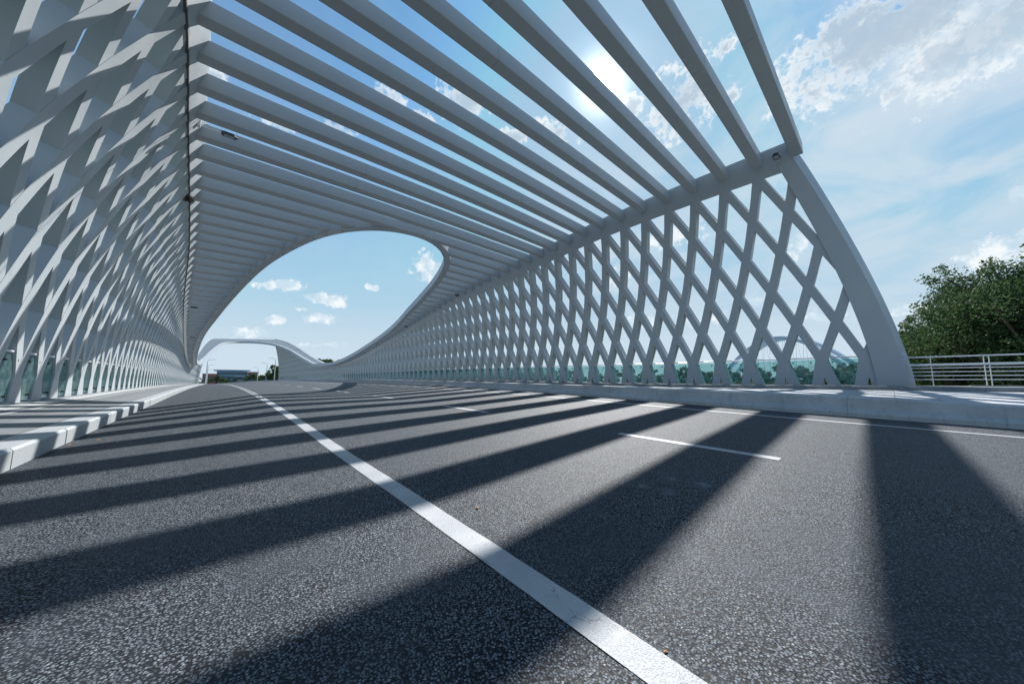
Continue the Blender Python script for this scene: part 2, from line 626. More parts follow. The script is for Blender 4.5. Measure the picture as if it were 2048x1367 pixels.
ZB = I([(-40, -.75), (-6, -.36), (-.8, -.262), (-.15, -.216), (.8, -.188), (2.2, -.146), (2.9, -.125), (7.1, -.055), (14, .03), (20, .10), (26, .15), (35, .14), (46, .08), (60, .0), (118, -.10), (175, -.7), (250, -2.1), (400, -4.2), (700, -5.3)])
ZFR = I([(-40, -.5), (-10, -.20), (0, -.14), (4.5, -.14), (10, -.09), (18, .03), (30, .12), (45, .15), (60, .13), (90, .12), (118, .13), (140, .1)])
ZFL = I([(-40, -.6), (-5, -.42), (10, -.386), (16, -.345), (24, -.31), (45, -.36), (98, -.60), (118, -.63), (140, -.8)])
ZTOP = I([(-2, 6.6), (1.4, 6.68), (5, 6.72), (8, 6.7), (11.6, 6.52), (16.8, 6.27), (21, 5.98), (25, 5.58), (29.5, 5.0), (35, 4.3), (40, 3.68), (46, 2.95), (51.7, 2.4),
          (58, 2.08), (65, 2.15), (72.6, 3.2), (81, 4.8), (90, 6.8), (101.5, 9.0), (110, 10.2), (119, 11.15), (140, 11.3)])
DL = I([(-2, .05), (20, .05), (27, .25), (37, .2), (45, .1), (53, .1), (64, .3), (90, .6), (120, .9), (140, .9)])
REF = I([(-40, 7.0), (50, 7.0), (85, 10.9), (200, 10.9)])
OV = I([(-40, 1.72), (50, 1.72), (85, 1.95), (200, 1.95)])
XR0, XL0 = 14.94, -2.60
YB = 120.0                    # the last roof beam


def cx(Y):
    return 0.0


def zb(side, Y):
    return ZFR(Y) if side > 0 else ZFL(Y)


def zcrown(side, Y):
    return ZTOP(Y) - (0 if side > 0 else DL(Y))


HG = .15
def lean(h, Y):
    """how far the wall has leant in at height h above its foot, sampled on fixed levels"""
    r = REF(Y)
    f = lambda q: OV(Y) * (max(q, 0) / r) ** 2
    k = math.floor(h / HG)
    a = h / HG - k
    return f(k * HG) * (1 - a) + f((k + 1) * HG) * a


def wallx(side, h, Y):
    x0 = XR0 if side > 0 else XL0
    return x0 - side * lean(h, Y) + cx(Y)


def hcrown(side, Y):
    return zcrown(side, Y) - zb(side, Y)


def crownx(side, Y):
    return wallx(side, hcrown(side, Y), Y)


YE0, YE1 = -.42, 122.2          # feet of the end ribs
def rib_out(side, h):
    return YE0 + 1.72 * (max(h, 0) / 6.9) ** 1.42


def rib_far(side, h):
    return YE1 - 2.6 * (max(h, 0) / 11.3) ** 1.5


def roofz(X, Y):
    a, b_ = crownx(-1, Y), crownx(1, Y)
    u = (X - a) / (b_ - a)
    return zcrown(-1, Y) * (1 - u) + zcrown(1, Y) * u + .35 + .10 * math.sin(math.pi * min(max(u, 0), 1)) * min(1, max(0, (40 - Y) / 25))


rng = random.Random(7)
ORD = ['first', 'second', 'third', 'fourth', 'fifth', 'sixth', 'seventh', 'eighth', 'ninth', 'tenth', 'eleventh', 'twelfth', 'thirteenth', 'fourteenth', 'fifteenth', 'sixteenth']

# ------------------------------------------------------------------ THE SETTING
def ground():
    xs = sorted(set([-1500, -900, -500, -300, -200] + list(range(-150, 260, 6)) + [280, 320, 400, 500, 700, 1000, 1500, 2200]))
    ys = sorted(set([-900, -400, -200, -100, -60] + list(range(-48, 420, 6)) + [450, 520, 600, 760, 1000, 1400, 2000, 3000]))
    vs, fs = [], []
    for y in ys:
        for x in xs:
            Y, X = y / S, x / S
            h = -7.0
            # the river bed under the bridge
            c = math.exp(-((y - 95) / 52) ** 4)
            h -= 4.0 * c
            # banks and approach ramps
            side = max(0, abs(X - 6.2) - 10.5)
            ramp = max(0, 1 - side * S / 16)
            on = 1 / (1 + math.exp(max(-60, min(60, -(Y - 128) / 1.5)))) + 1 / (1 + math.exp(max(-60, min(60, (Y + 7) / 1.5))))
            top = S * (ZC(Y) - .5) + CH
            h = h + (top - h) * ramp * on
            if on > .3 and side > 0 and x > 20:
                h += 2.2 * math.exp(-((side * S - 20) / 20) ** 2) * (1 if Y < 0 else 0)
            h += .35 * math.sin(x * .11) * math.cos(y * .07) * (1 - ramp * min(1, on))
            vs.append((x, y, h))
    nx = len(xs)
    for j in range(len(ys) - 1):
        for i in range(nx - 1):
            fs.append((j * nx + i, j * nx + i + 1, (j + 1) * nx + i + 1, (j + 1) * nx + i))
    b = MB()
    b.add(vs, fs)
    tag(b.build('ground', M['ground'], smooth=True), kind='structure')
    b = MB()
    b.add([(-1500, 20, -8.4), (2200, 20, -8.4), (2200, 170, -8.4), (-1500, 170, -8.4)], [(0, 1, 2, 3)])
    tag(b.build('river_water', M['water']), kind='structure')


ground()

YS = [y * .5 for y in range(-60, 60)] + [30 + y for y in range(0, 110)] + list(range(140, 400, 5)) + list(range(400, 700, 20))


def strip(name, mat, xs, zf, ys=YS, parent=None, kind='structure', x_shift=False):
    """a sheet following the road: xs across, zf(X, Y) gives its height"""
    b = MB()
    vs, fs = [], []
    for Y in ys:
        for X in xs:
            vs.append(W(X + (cx(Y) if x_shift else 0), Y, zf(X, Y)))
    n = len(xs)
    for j in range(len(ys) - 1):
        for i in range(n - 1):
            fs.append((j * n + i, j * n + i + 1, (j + 1) * n + i + 1, (j + 1) * n + i))
    b.add(vs, fs)
    o = b.build(name, mat, parent)
    if kind and not parent:
        tag(o, kind=kind)
    return o


KX, PX = XK, 5.86


def walk_l(X, Y):
    a, b_ = ZK(Y) + SW, ZFL(Y)
    return a + (b_ - a) * min(1, max(0, (KX - .2 - X) / (KX - .2 - XL0)))


def walk_r(X, Y):
    a, b_ = ZB(Y) - .012, ZFR(Y) - .11
    return a + (b_ - a) * min(1, max(0, (X - 6.2) / (13.3 - 6.2)))


SW = .15
road_o = strip('road', M['asphalt'], [KX - .02, -.1, XS, 1.9, XD, 4.1, XE, PX + .05], road)
EPS = .004 / S


def line_mb(X, w, y0, y1, step=.5, wob=0.0, ragged=.0):
    b = MB()
    ys = list(np.arange(y0, y1, step)) + [y1]
    vs, fs = [], []
    for Y in ys:
        o = wob * math.sin(Y * .7)
        for s_ in (-1, 1):
            vs.append(W(X + o + s_ * w / 2 + rng.uniform(-ragged, ragged), Y, road(X + s_ * w / 2, Y) + EPS))
    for j in range(len(ys) - 1):
        fs.append((2 * j, 2 * j + 1, 2 * j + 3, 2 * j + 2))
    b.add(vs, fs)
    return b


tag(line_mb(XS, .105, -6, 260, .1, 0, .0015).build('solid_line', M['paint'], road_o))
tag(line_mb(XE, .072, -12, 260, .25, 0, .001).build('edge_line', M['paint'], road_o))
for k in range(-2, 34):
    y0 = 1.19 + 3.356 * k - .62
    line_mb(XD, .082, y0, y0 + 1.25, .11, 0, .001).build('lane_dash', M['paint'], road_o)

# faint scuffed patches on the asphalt ahead of the nearest dash are in its material

# left sidewalk: granite kerb stones, grey slabs and a pale tactile strip
def kerb():
    b = MB()
    Y = -3.0
    k = 0
    while Y < 130:
        L = .605
        g = .004
        y0, y1 = Y + g, Y + L - g
        j = rng.uniform(-.003, .003)
        c = .018
        rings = []
        for y in (y0, y1):
            z0 = road(KX, y)
            rings.append([W(KX + j, y, z0 - .2), W(KX + j, y, z0 + SW - c), W(KX + j - c, y, z0 + SW), W(KX - .215, y, z0 + SW), W(KX - .215, y, z0 - .2)])
        b.sweep(rings)
        Y += L
        k += 1
    # a dark joint body just behind the stones' faces
    rings = []
    for y in np.arange(-3, 130, .605):
        z0 = road(KX, y)
        rings.append([W(KX - .012, y, z0 - .2), W(KX - .012, y, z0 + SW - .012), W(KX - .21, y, z0 + SW - .012), W(KX - .21, y, z0 - .2)])
    b.sweep(rings, mi=1)
    tag(b.build('kerb', [M['granite'], M['plinth']]), kind='structure')


kerb()
side_o = strip('sidewalk', M['slab'], [XL0 - .55, -2.3, -2.0, KX - .2], lambda X, Y: walk_l(X, Y) - .004, [y for y in YS if -4 < y < 130])
strip('tactile_strip', M['tactile'], [-2.42, -2.12], lambda X, Y: walk_l(X, Y) + .001, [y for y in YS if -4 < y < 130], side_o)
strip('border_strip', M['tactile'], [-1.98, -1.93], lambda X, Y: walk_l(X, Y) + .001, [y for y in YS if -4 < y < 130], side_o)

# right: concrete barrier with the raised pale walkway behind it
def barrier():
    root = empty('concrete_barrier', W(PX, 2, road(PX, 2)))
    tag(root, 'long grey stained concrete barrier along the right edge of the road', 'barrier')
    Y = -14.0
    first = True
    while Y < 122:
        L = 3.6
        b = MB()
        rings = []
        for y in np.linspace(Y + .0012, Y + L - .0012, 5):
            z0, zt = road(PX, y), ZB(y)
            h = zt - z0
            rings.append([W(PX, y, z0 - .15), W(PX, y, z0 + .05), W(PX + .09, y, z0 + .45 * h), W(PX + .115, y, zt - .012), W(PX + .13, y, zt), W(PX + .36, y, zt), W(PX + .36, y, z0 - .15)])
        b.sweep(rings)
        b.build('barrier_panel', M['barrier'], root)
        Y += L


barrier()
YW = [y for y in YS if -14 < y < 125]
strip('walkway', M['walk'], [PX + .36, 7.5, 9.5, 11.5, 13.3], walk_r, YW)


def far_road_sides():
    # beyond and before the bridge both verges carry on as pavements
    strip('pavement', M['slab'], [XL0 - .5, KX], lambda X, Y: ZK(Y) + .10, [y for y in YS if y >= 129.5])
    strip('far_pavement', M['slab'], [PX, 15], lambda X, Y: ZE(Y) + .10, [y for y in YS if y >= 129.5])


far_road_sides()

# ------------------------------------------------------------------ THE BRIDGE
bridge = empty('lattice_bridge', W(5.9, 60, -1))
tag(bridge, 'white steel bridge with lattice side walls and a slatted roof arching over the road', 'bridge')


def deck():
    b = MB()
    rings = []
    for Y in np.arange(-2.2, 124, 2):
        c = cx(Y)
        zl, zr_ = ZFL(Y) - .012, ZFR(Y) - .14
        rings.append([W(XL0 - .6 + c, Y, zl - .02), W(KX - .3, Y, min(zl, ZK(Y) + SW) - .02), W(KX - .3, Y, road(KX, Y) - .12), W(PX + .3, Y, road(PX, Y) - .12), W(PX + .3, Y, ZB(Y) - .05), W(XR0 + .6 + c, Y, zr_),
                      W(XR0 + .7 + c, Y, zr_ - .5), W(11, Y, zr_ - 1.5), W(1, Y, zl - 1.5), W(XL0 - .7 + c, Y, zl - .5)])
    b.sweep(rings)
    b.build('deck', M['plinth'], bridge)
    b = MB()                       # the low plinth the right wall stands on
    rings = []
    for Y in np.arange(-14, 124, .5):
        c = cx(Y)
        z = ZFR(Y) - .002
        rings.append([W(13.3, Y, z - .3), W(13.3, Y, z - .02), W(13.32, Y, z), W(XR0 + .62 + c, Y, z), W(XR0 + .62 + c, Y, z - .3)])
    b.sweep(rings)
    b.build('plinth', M['plinth'], bridge)


deck()

HNS = {1: .80, -1: .50}
WY = .258
DEPS = {1: .33, -1: .235}


def strut_y(side, Yn, sgn, h):
    hn = HNS[side]
    if h < hn:
        return Yn + sgn * .25 * (h - hn) + (.05 * (hn - h) * -side)
    q = .010 if side > 0 else -.0225
    return Yn + sgn * (.41 if side > 0 else .43) * (h - hn) + q * (h * h - hn * hn)


def strut(b, side, Yn, slope, proud):
    hs = []
    h = -.04
    def ok(h):
        y = strut_y(side, Yn, slope, h)
        if y < YE0 - 1 or y > YE1 + 1:
            return False
        return h <= hcrown(side, min(max(y, -2), 139)) + .08 and y > rib_out(side, h) + .30 and y < rib_far(side, h) - .30
    lv = [-.04] + [k * HG for k in range(0, 88)]
    fine = np.arange(-.04, 12, .03)
    good = [q for q in fine if ok(q)]
    if len(good) < 6:
        return
    # contiguous run
    h0 = good[0]
    h1 = h0
    for q in good:
        if q - h1 > .05:
            break
        h1 = q
    if h1 - h0 < .25:
        return
    hh = [h0] + [q for q in lv if h0 + .02 < q < h1 - .02] + [h1]
    rings = []
    for h in hh:
        y = strut_y(side, Yn, slope, h)
        x = wallx(side, h, y) - side * proud
        dh = .15
        dx = (lean(h + dh, y) - lean(max(h - dh, 0), y)) / (dh + min(dh, max(h, 0)) + 1e-6)
        n = Vector((side, 0, dx)).normalized()       # outward
        z = zb(side, y) + h
        # widen a little at the nodes, as the welded plates do
        w = WY / 2 * (1 + .04 * math.cos(2 * math.pi * (h - HNS[side]) * .82)) * (1.12 if h < HNS[side] else 1)
        p0 = Vector((x, y - w, z))
        p1 = Vector((x, y + w, z))
        rings.append([W(*p0), W(*p1), W(*(p1 + n * (DEPS[side] - proud * .5))), W(*(p0 + n * (DEPS[side] - proud * .5)))])
    b.sweep(rings)


def lattice(side):
    b = MB()
    for j in range(-8, 136):
        Yn = (.5 if side > 0 else .38) + j
        strut(b, side, Yn, -1, 0)
        strut(b, side, Yn, 1, .004)
    # gussets that fill the narrow corner above and below each crossing
    o = b.build('lattice_wall', M['steel'], bridge)
    return o


for side in (-1, 1):
    lattice(side)


def crown(side):
    b = MB()
    rings = []
    ys = list(np.arange(1.5, 60, .5)) + list(np.arange(60, YB, .5)) + [YB + .25]
    ys = [y for y in ys if y <= YB + .25]
    for Y in ys:
        x, z = crownx(side, Y), zcrown(side, Y)
        sec = [(0, 0), (.30, .80), (-.24, .80), (-.34, .30)]
        rings.append([W(x - side * a, Y, z + c) for a, c in sec])
    b.sweep(rings)
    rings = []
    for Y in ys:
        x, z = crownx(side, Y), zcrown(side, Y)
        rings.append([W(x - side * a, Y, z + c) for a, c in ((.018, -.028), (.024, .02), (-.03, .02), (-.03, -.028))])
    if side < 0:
        b.sweep(rings, mi=1)  # thin dark strip along the lower edge of the left crown beam
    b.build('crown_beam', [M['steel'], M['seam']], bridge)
    b = MB()
    for off, up, r in ((.05, .86, .016), (.05, .94, .008)):
        b.tube([W(crownx(side, Y) - side * off, Y, zcrown(side, Y) + up) for Y in np.arange(1.4, YB, 1.0)], r * S, 5)
    Y = 1.8
    while Y < 90:
        x, z = crownx(side, Y) - side * .05, zcrown(side, Y)
        b.tube([W(x, Y, z + .78), W(x, Y, z + .95)], .012, 5)
        Y += 1
    b.build('crown_rail', M['rail'], bridge)


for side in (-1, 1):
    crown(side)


def end_rib(side, far):
    b = MB()
    rings = []
    Hmax = hcrown(side, 1.2 if not far else YB)
    H = Hmax + .80
    n = 28
    for i in range(n + 1):
        h = H * i / n
        if not far:
            y0 = rib_out(side, h)
            w = .74 - .22 * h / H
            y1 = y0 + w
        else:
            y1 = rib_far(side, h)
            w = .74 - .22 * h / H
            y0 = y1 - w
        Yq = 1.2 if not far else YB
        x = wallx(side, min(h, Hmax + .1), Yq) - side * .05
        if h > Hmax + .1:
            x -= side * .0
        dx = (lean(h + .15, Yq) - lean(max(h - .15, 0), Yq)) / .3
        nrm = Vector((side, 0, dx)).normalized()
        z = zb(side, y0) + h
        d = .48
        ch = .03
        e = .11 if not far else 0
        f_ = .11 if far else 0
        rings.append([W(x, y0 + e, z), W(x, y1 - f_, z), W(*(Vector((x, y1, z)) + nrm * d)), W(*(Vector((x, y0 - .02, z)) + nrm * d))])
    b.sweep(rings)
    b.build('end_rib', M['steel'], bridge)


for side in (-1, 1):
    for far in (False, True):
        end_rib(side, far)

# roof beams and the rim of the long opening
RL = I([(14.35, 6.9), (14.45, 6.2), (14.7, 5.4), (15.4, 4.5), (16.4, 3.7), (17.9, 3.0), (19.8, 2.4), (22.2, 1.75), (25.2, 1.15), (29.3, .5), (33.9, -.1), (38, -.6), (42.9, -1.0), (51.8, -1.4),
        (60, -1.55), (68, -1.3), (75, -.85), (81.4, -.4), (88.6, .4), (96.4, 1.6), (99.5, 3.2), (100.6, 4.6), (100.9, 6.0)])
RR = I([(14.35, 6.9), (14.45, 7.3), (14.7, 7.95), (15.5, 8.8), (16.3, 9.4), (17.3, 9.8), (20.2, 10.7), (23.6, 11.4), (27.5, 12.05), (30.3, 12.55), (35, 13.1), (43, 13.5), (52, 13.65), (60, 13.5),
        (67.3, 13.05), (75.8, 12.8), (84, 12.35), (90.3, 11.4), (96.1, 10.1), (99.4, 8.3), (100.6, 6.9), (100.9, 6.0)])
Y_A, Y_B = 14.35, 100.9


def rim_pts():
    pts = []
    n = 150
    for i in range(n):                       # cosine spacing keeps the two round ends smooth
        Y = (Y_A + Y_B) / 2 - (Y_B - Y_A) / 2 * math.cos(math.pi * i / n)
        pts.append((RR(Y), Y))
    for i in range(n):
        Y = (Y_A + Y_B) / 2 + (Y_B - Y_A) / 2 * math.cos(math.pi * i / n)
        pts.append((RL(Y), Y))
    # resample evenly
    P = [Vector(p) for p in pts] + [Vector(pts[0])]
    seg = [0]
    for a, b_ in zip(P, P[1:]):
        seg.append(seg[-1] + (b_ - a).length)
    m = 420
    out = []
    xs = [p.x for p in P]
    ys = [p.y for p in P]
    for i in range(m):
        s_ = seg[-1] * i / m
        out.append([float(np.interp(s_, seg, xs)), float(np.interp(s_, seg, ys))])
    for _ in range(6):
        out = [[(out[i - 1][k] + 2 * out[i][k] + out[(i + 1) % m][k]) / 4 for k in (0, 1)] for i in range(m)]
    return [Vector(p) for p in out]


RIM = rim_pts()
RW = .36


def rim():
    b = MB()
    m = len(RIM)
    rings = []
    inner = []
    for i, p in enumerate(RIM):
        t = (RIM[(i + 1) % m] - RIM[i - 1]).normalized()
        nrm = Vector((t.y, -t.x))
        if (p - Vector((5.5, 60))).dot(nrm) < 0 and False:
            nrm = -nrm
        inner.append((p, nrm))
    # orientation: outward must point away from the loop's inside
    area = sum(RIM[i - 1].x * RIM[i].y - RIM[i].x * RIM[i - 1].y for i in range(m))
    sg = 1 if area > 0 else -1
    for p, nrm in inner:
        n_ = nrm * sg
        q = p + n_ * RW
        z = roofz(p.x, p.y) - .02
        z2 = roofz(q.x, q.y) - .02
        rings.append([W(p.x, p.y, z), W(q.x, q.y, z2), W(q.x, q.y, z2 + .44), W(p.x, p.y, z + .44)])
    b.sweep(rings, loop=True)
    L = 0
    prev = None
    for i, (p, nrm) in enumerate(inner):
        if prev is not None:
            L += (p - prev).length
        prev = p
        if L > .62:
            L = 0
            q = p + nrm * sg * RW * .40
            z = roofz(q.x, q.y) - .02
            b.tube([W(q.x, q.y, z + .01), W(q.x, q.y, z - .05)], [.055, .045], 8)
    b.build('rim_beam', M['steel'], bridge)


rim()


# x of the rim's outer side on a beam's line
def rim_cross(Y, side):
    m = len(RIM)
    xs = []
    for i in range(m):
        a, c = RIM[i - 1], RIM[i]
        if (a.y - Y) * (c.y - Y) <= 0 and a.y != c.y:
            u = (Y - a.y) / (c.y - a.y)
            xs.append(a.x + u * (c.x - a.x))
    if not xs:
        return None
    t = max(xs) if side > 0 else min(xs)
    # step outwards by the rim's width measured across the beam
    dY = .3
    f = RR if side > 0 else RL
    s0 = (f(min(Y + dY, Y_B)) - f(max(Y - dY, Y_A))) / (2 * dY)
    return t + side * min(RW * math.sqrt(1 + s0 * s0) * .55, 1.0)


BW, BH = .29, .385
beams = []
for i in range(124):
    Y = 1.39 + i
    if Y > YB + .45:
        break
    xl, xr = crownx(-1, Y) + .07, crownx(1, Y) - .07
    a, c = rim_cross(Y, -1), rim_cross(Y, 1)
    if Y_A < Y < Y_B and a is not None and c - a > 1.0:
        if a - xl > .12:
            beams.append((Y, xl, a, -1))
        if xr - c > .12:
            beams.append((Y, c, xr, 1))
    else:
        beams.append((Y, xl, xr, 0))


def beam_mesh(b, Y, x0, x1):
    n = max(1, int((x1 - x0) / 1.2))
    rings = []
    w = BW / 2
    c = .012
    for i in range(n + 1):
        X = x0 + (x1 - x0) * i / n
        z = roofz(X, Y)
        sl = (roofz(X, Y + .2) - roofz(X, Y - .2)) / .4
        rings.append([W(X, Y - w + c, z - sl * w), W(X, Y - w, z + c - sl * w), W(X, Y - w, z + BH - sl * w), W(X, Y + w, z + BH + sl * w), W(X, Y + w, z + c + sl * w), W(X, Y + w - c, z + sl * w)])
    b.sweep(rings)
    # butt-joint cover plates where the beam was spliced
    if x1 - x0 > 6:
        r2 = random.Random(int(Y * 10))
        X = x0 + (x1 - x0) * r2.choice([.3, .36, .62, .68])
        z = roofz(X, Y)
        g = .002
        b.add([W(X - .003, Y - w - g, z - g), W(X + .003, Y - w - g, z - g), W(X + .003, Y - w - g, z + BH * .96), W(X - .003, Y - w - g, z + BH * .96)], [(0, 1, 2, 3)], 1)
        b.add([W(X - .003, Y - w, z - g), W(X + .003, Y - w, z - g), W(X + .003, Y + w, z - g), W(X - .003, Y + w, z - g)], [(0, 1, 2, 3)], 1)


def gusset(b, Y, x, side):
    """haunch plate that spreads each beam into the crown"""
    z = roofz(x, Y)
    w = BW / 2
    xe = x + (-side) * .16
    for s_ in (-1, 1):
        b.add([W(x, Y + s_ * w, z), W(xe, Y + s_ * w, z), W(x, Y + s_ * (w + .2), z), W(x, Y + s_ * w, z + BH), W(xe, Y + s_ * w, z + BH), W(x, Y + s_ * (w + .2), z + BH)],
              [(0, 1, 2), (3, 5, 4), (1, 4, 5, 2), (0, 2, 5, 3), (0, 3, 4, 1)])


beams_sorted = sorted(beams, key=lambda t: t[0] + (0 if t[3] >= 0 else .4))
rest = MB()
for k, (Y, x0, x1, s_) in enumerate(beams_sorted):
    if k < 99:
        b = MB()
        beam_mesh(b, Y, x0, x1)
        b.build('roof_beam', [M['steel'], M['seam']], bridge)
    else:
        beam_mesh(rest, Y, x0, x1)
tag(rest.build('roof_beam', [M['steel'], M['seam']], bridge), kind='stuff')

# glass parapet panels between the feet, their rail, and small clamps
def panels(side):
    rest_b = MB()
    cnt = 0
    for j in range(-1, 121):
        y0, y1 = .5 + j + .02, 1.4 + j - .02
        if y0 < .3:
            continue
        hb, ht = .03, .84
        t = .010
        off = .018
        b = MB() if cnt < 49 else rest_b
        pts = []
        for y in (y0, y1):
            x = XR0 if side > 0 else XL0
            x = x + side * off + cx(y)
            z = zb(side, y)
            pts.append([W(x, y, z + hb), W(x, y, z + ht), W(x + side * t, y, z + ht), W(x + side * t, y, z + hb)])
        b.sweep(pts)
        if cnt < 49:
            b.build('glass_panel', M['glass'], bridge)
        cnt += 1
    tag(rest_b.build('glass_panel', M['glass'], bridge), kind='stuff')
    b = MB()
    ys = np.arange(-.3, 121.5, 1.0)
    x0 = (XR0 if side > 0 else XL0) + side * .01
    b.tube([W(x0 + cx(y), y, zb(side, y) + .89) for y in ys], .034, 8)
    b.build('handrail', M['rail'], bridge)
    b = MB()
    for j in range(0, 34):
        for hh in (.12, .74):
            y = .5 + j + (.27 if hh > .3 else .47)
            for q in (y, y - (.54 if hh > .3 else .94)):
                x = x0 + cx(q)
                z = zb(side, q) + hh
                b.box(S * x - .03, S * x + .05, S * q - .03, S * q + .03, S * z + CH - .03, S * z + CH + .03)
    tag(b.build('glass_clamp', M['dark'], bridge), kind='stuff')


for side in (-1, 1):
    panels(side)

# ------------------------------------------------------------------ lamps on the bridge
def floodlight(side, Y, arm, label):
    x, z = crownx(side, Y) - side * .15, zcrown(side, Y) + .42
    root = empty('floodlight', W(x, Y, z))
    tag(root, label, 'floodlight', 'floodlights fixed along the crown beams')
    ix = -side
    b = MB()
    o = Vector(W(x, Y, z))
    tip = o + Vector((ix * arm, 0, -.02))
    for dy in (-.05, .05):
        b.tube([o + Vector((0, dy, 0)), tip + Vector((0, dy, 0))], .014, 6)
    b.tube([o + Vector((ix * arm * .05, 0, .22)), tip + Vector((0, 0, .03))], .008, 5)
    b.box(min(o.x, o.x + ix * .1), max(o.x, o.x + ix * .1), o.y - .1, o.y + .1, o.z - .12, o.z + .26)
    b.build('arm', M['rail'], root)
    b = MB()
    L, w = .62, .15
    secs = [(0, .6, .07), (.12, 1, .10), (.75, 1, .10), (1, .25, .03)]
    rings = []
    for u, ww, hh in secs:
        c = tip + Vector((ix * L * u, 0, 0))
        rings.append([c + Vector((0, -w * ww, -hh * .4)), c + Vector((0, w * ww, -hh * .4)), c + Vector((0, w * ww * .7, hh)), c + Vector((0, -w * ww * .7, hh))])
    b.sweep(rings)
    b.build('lamp_head', M['dark'], root)
    b = MB()
    c = tip + Vector((ix * L * .45, 0, -.048))
    b.box(c.x - .18, c.x + .18, c.y - .11, c.y + .11, c.z - .008, c.z)
    b.build('lens', M['lens'], root)
    return root


fl_left = ['dark floodlight on a long bracket above the left sidewalk, nearest of the left row', 'second floodlight along the left crown beam', 'third floodlight along the left crown beam']
fl_right = ['boxy dark floodlight on the right crown beam beside the first roof beam', 'dark floodlight under the right crown beam, second of the right row', 'third floodlight along the right crown beam']
for k in range(8):
    Y = 11.85 + 9.7 * k
    floodlight(-1, Y, 0.8 if k == 0 else .3, fl_left[k] if k < 3 else 'small dark floodlight far along the left crown beam, %s of its row' % ORD[k])
for k in range(9):
    Y = 1.85 + 9.7 * k
    floodlight(1, Y, .12, fl_right[k] if k < 3 else 'small dark floodlight far along the right crown beam, %s of its row' % ORD[k])


def cable():
    b = MB()
    Y = 11.86
    xl, xr = crownx(-1, Y) + .07, crownx(1, Y) - .07
    for dy, dz in ((0, .03), (.04, .05)):
        pts = []
        for i in range(61):
            u = i / 60
            pts.append(W(xl + (xr - xl) * u, Y + dy, roofz(xl + (xr - xl) * u, Y) + BH + dz))
        b.tube(pts, .009, 5)
    for i in range(1, 16):
        u = i / 16
        X = xl + (xr - xl) * u
        z = roofz(X, Y) + BH
        b.tube([W(X, Y + .30, z - .05), W(X, Y, z + .04)], .006, 4)
    o = b.build('lighting_cable', M['wire'])
    tag(o, 'thin black lighting cable strung across the roof between two beams', 'cable')


cable()


def nest():
    Y = 15.6
    x, z = crownx(-1, Y) - .02, zcrown(-1, Y) - .02
    c = Vector(W(x, Y, z))
    b = MB()
    r2 = random.Random(3)
    for _ in range(260):
        a = r2.uniform(0, 6.28)
        el = r2.uniform(-.6, .6)
        p = c + Vector((math.cos(a) * r2.uniform(.02, .22), math.sin(a) * r2.uniform(.02, .26), r2.uniform(-.20, .12)))
        d = Vector((math.cos(a + 1.4 + r2.uniform(-.6, .6)), math.sin(a + 1.4), el)).normalized() * r2.uniform(.1, .26)
        b.tube([p - d * .5, p + d * .3 + Vector((0, 0, r2.uniform(-.02, .02))), p + d * .6 + Vector((0, 0, -r2.uniform(0, .1)))], [.006, .005, .003], 4)
    tag(b.build('bird_nest', M['twig']), 'untidy dark twig nest stuck under the left crown beam', 'nest')


nest()

# ------------------------------------------------------------------ railing past the end of the right wall
def railing():
    root = empty('railing', W(XR0 + .1, -1, ZFR(-1)))
    tag(root, 'white metal railing with five horizontal bars beyond the end of the right wall', 'railing')
    xb = XR0 + .12
    def P(Y, h):
        return W(xb - .09 * h, Y, ZFR(Y) + h)
    ys = list(np.linspace(-.35, -14, 12))
    for h, r in ((.80, .030), (.58, .050)):
        b = MB()
        b.tube([P(Y, h) for Y in ys], r, 10)
        b.build('handrail', M['rail'], root, smooth=False)
    for h in (.49, .385, .28, .175):
        b = MB()
        b.tube([P(Y, h) for Y in ys], .017, 8)
        b.build('bar', M['rail'], root)
    posts = [-.75, -1.62, -1.70, -2.6, -2.68, -3.6, -3.68, -5, -6.4, -7.8, -9.2]
    for Y in posts:
        b = MB()
        rings = []
        for h, w in ((-.02, .05), (.2, .045), (.55, .038), (.80, .03)):
            c = Vector(P(Y, h)) + Vector((-.03, 0, 0))
            rings.append([c + Vector((-w, -.012, 0)), c + Vector((w, -.012, 0)), c + Vector((w, .012, 0)), c + Vector((-w, .012, 0))])
        b.sweep(rings)
        b.build('post', M['rail'], root)
    b = MB()
    b.box(S * xb - .16, S * xb + .16, S * -14, S * -1.35, S * (ZFR(-4)) + CH - .08, S * (ZFR(-4)) + CH + .055)
    b.build('kerb_block', M['plinth'], root)


railing()

# ------------------------------------------------------------------ trees
def leaf_cloud(b, centres, n, size, r2, flat=.8, outward=None):
    """many small leaf quads spread through clumps; centres: (point, radius)"""
    tot = sum(r ** 2 for _, r in centres)
    for c, r in centres:
        k = int(n * r ** 2 / tot)
        for _ in range(k):
            d = Vector((r2.gauss(0, 1), r2.gauss(0, 1), r2.gauss(0, 1) * flat)).normalized()
            rad = r * (r2.random() ** .45)
            p = c + d * rad
            s_ = size * r2.uniform(.6, 1.35)
            u = Vector((r2.gauss(0, 1), r2.gauss(0, 1), r2.gauss(0, .8))).normalized()
            w = (u.cross(d + Vector((r2.gauss(0, .5), r2.gauss(0, .5), r2.gauss(0, .5))))).normalized()
            b.add([p - u * s_ * .5, p + w * s_ * .32, p + u * s_ * .55, p - w * s_ * .32], [(0, 1, 2, 3)])


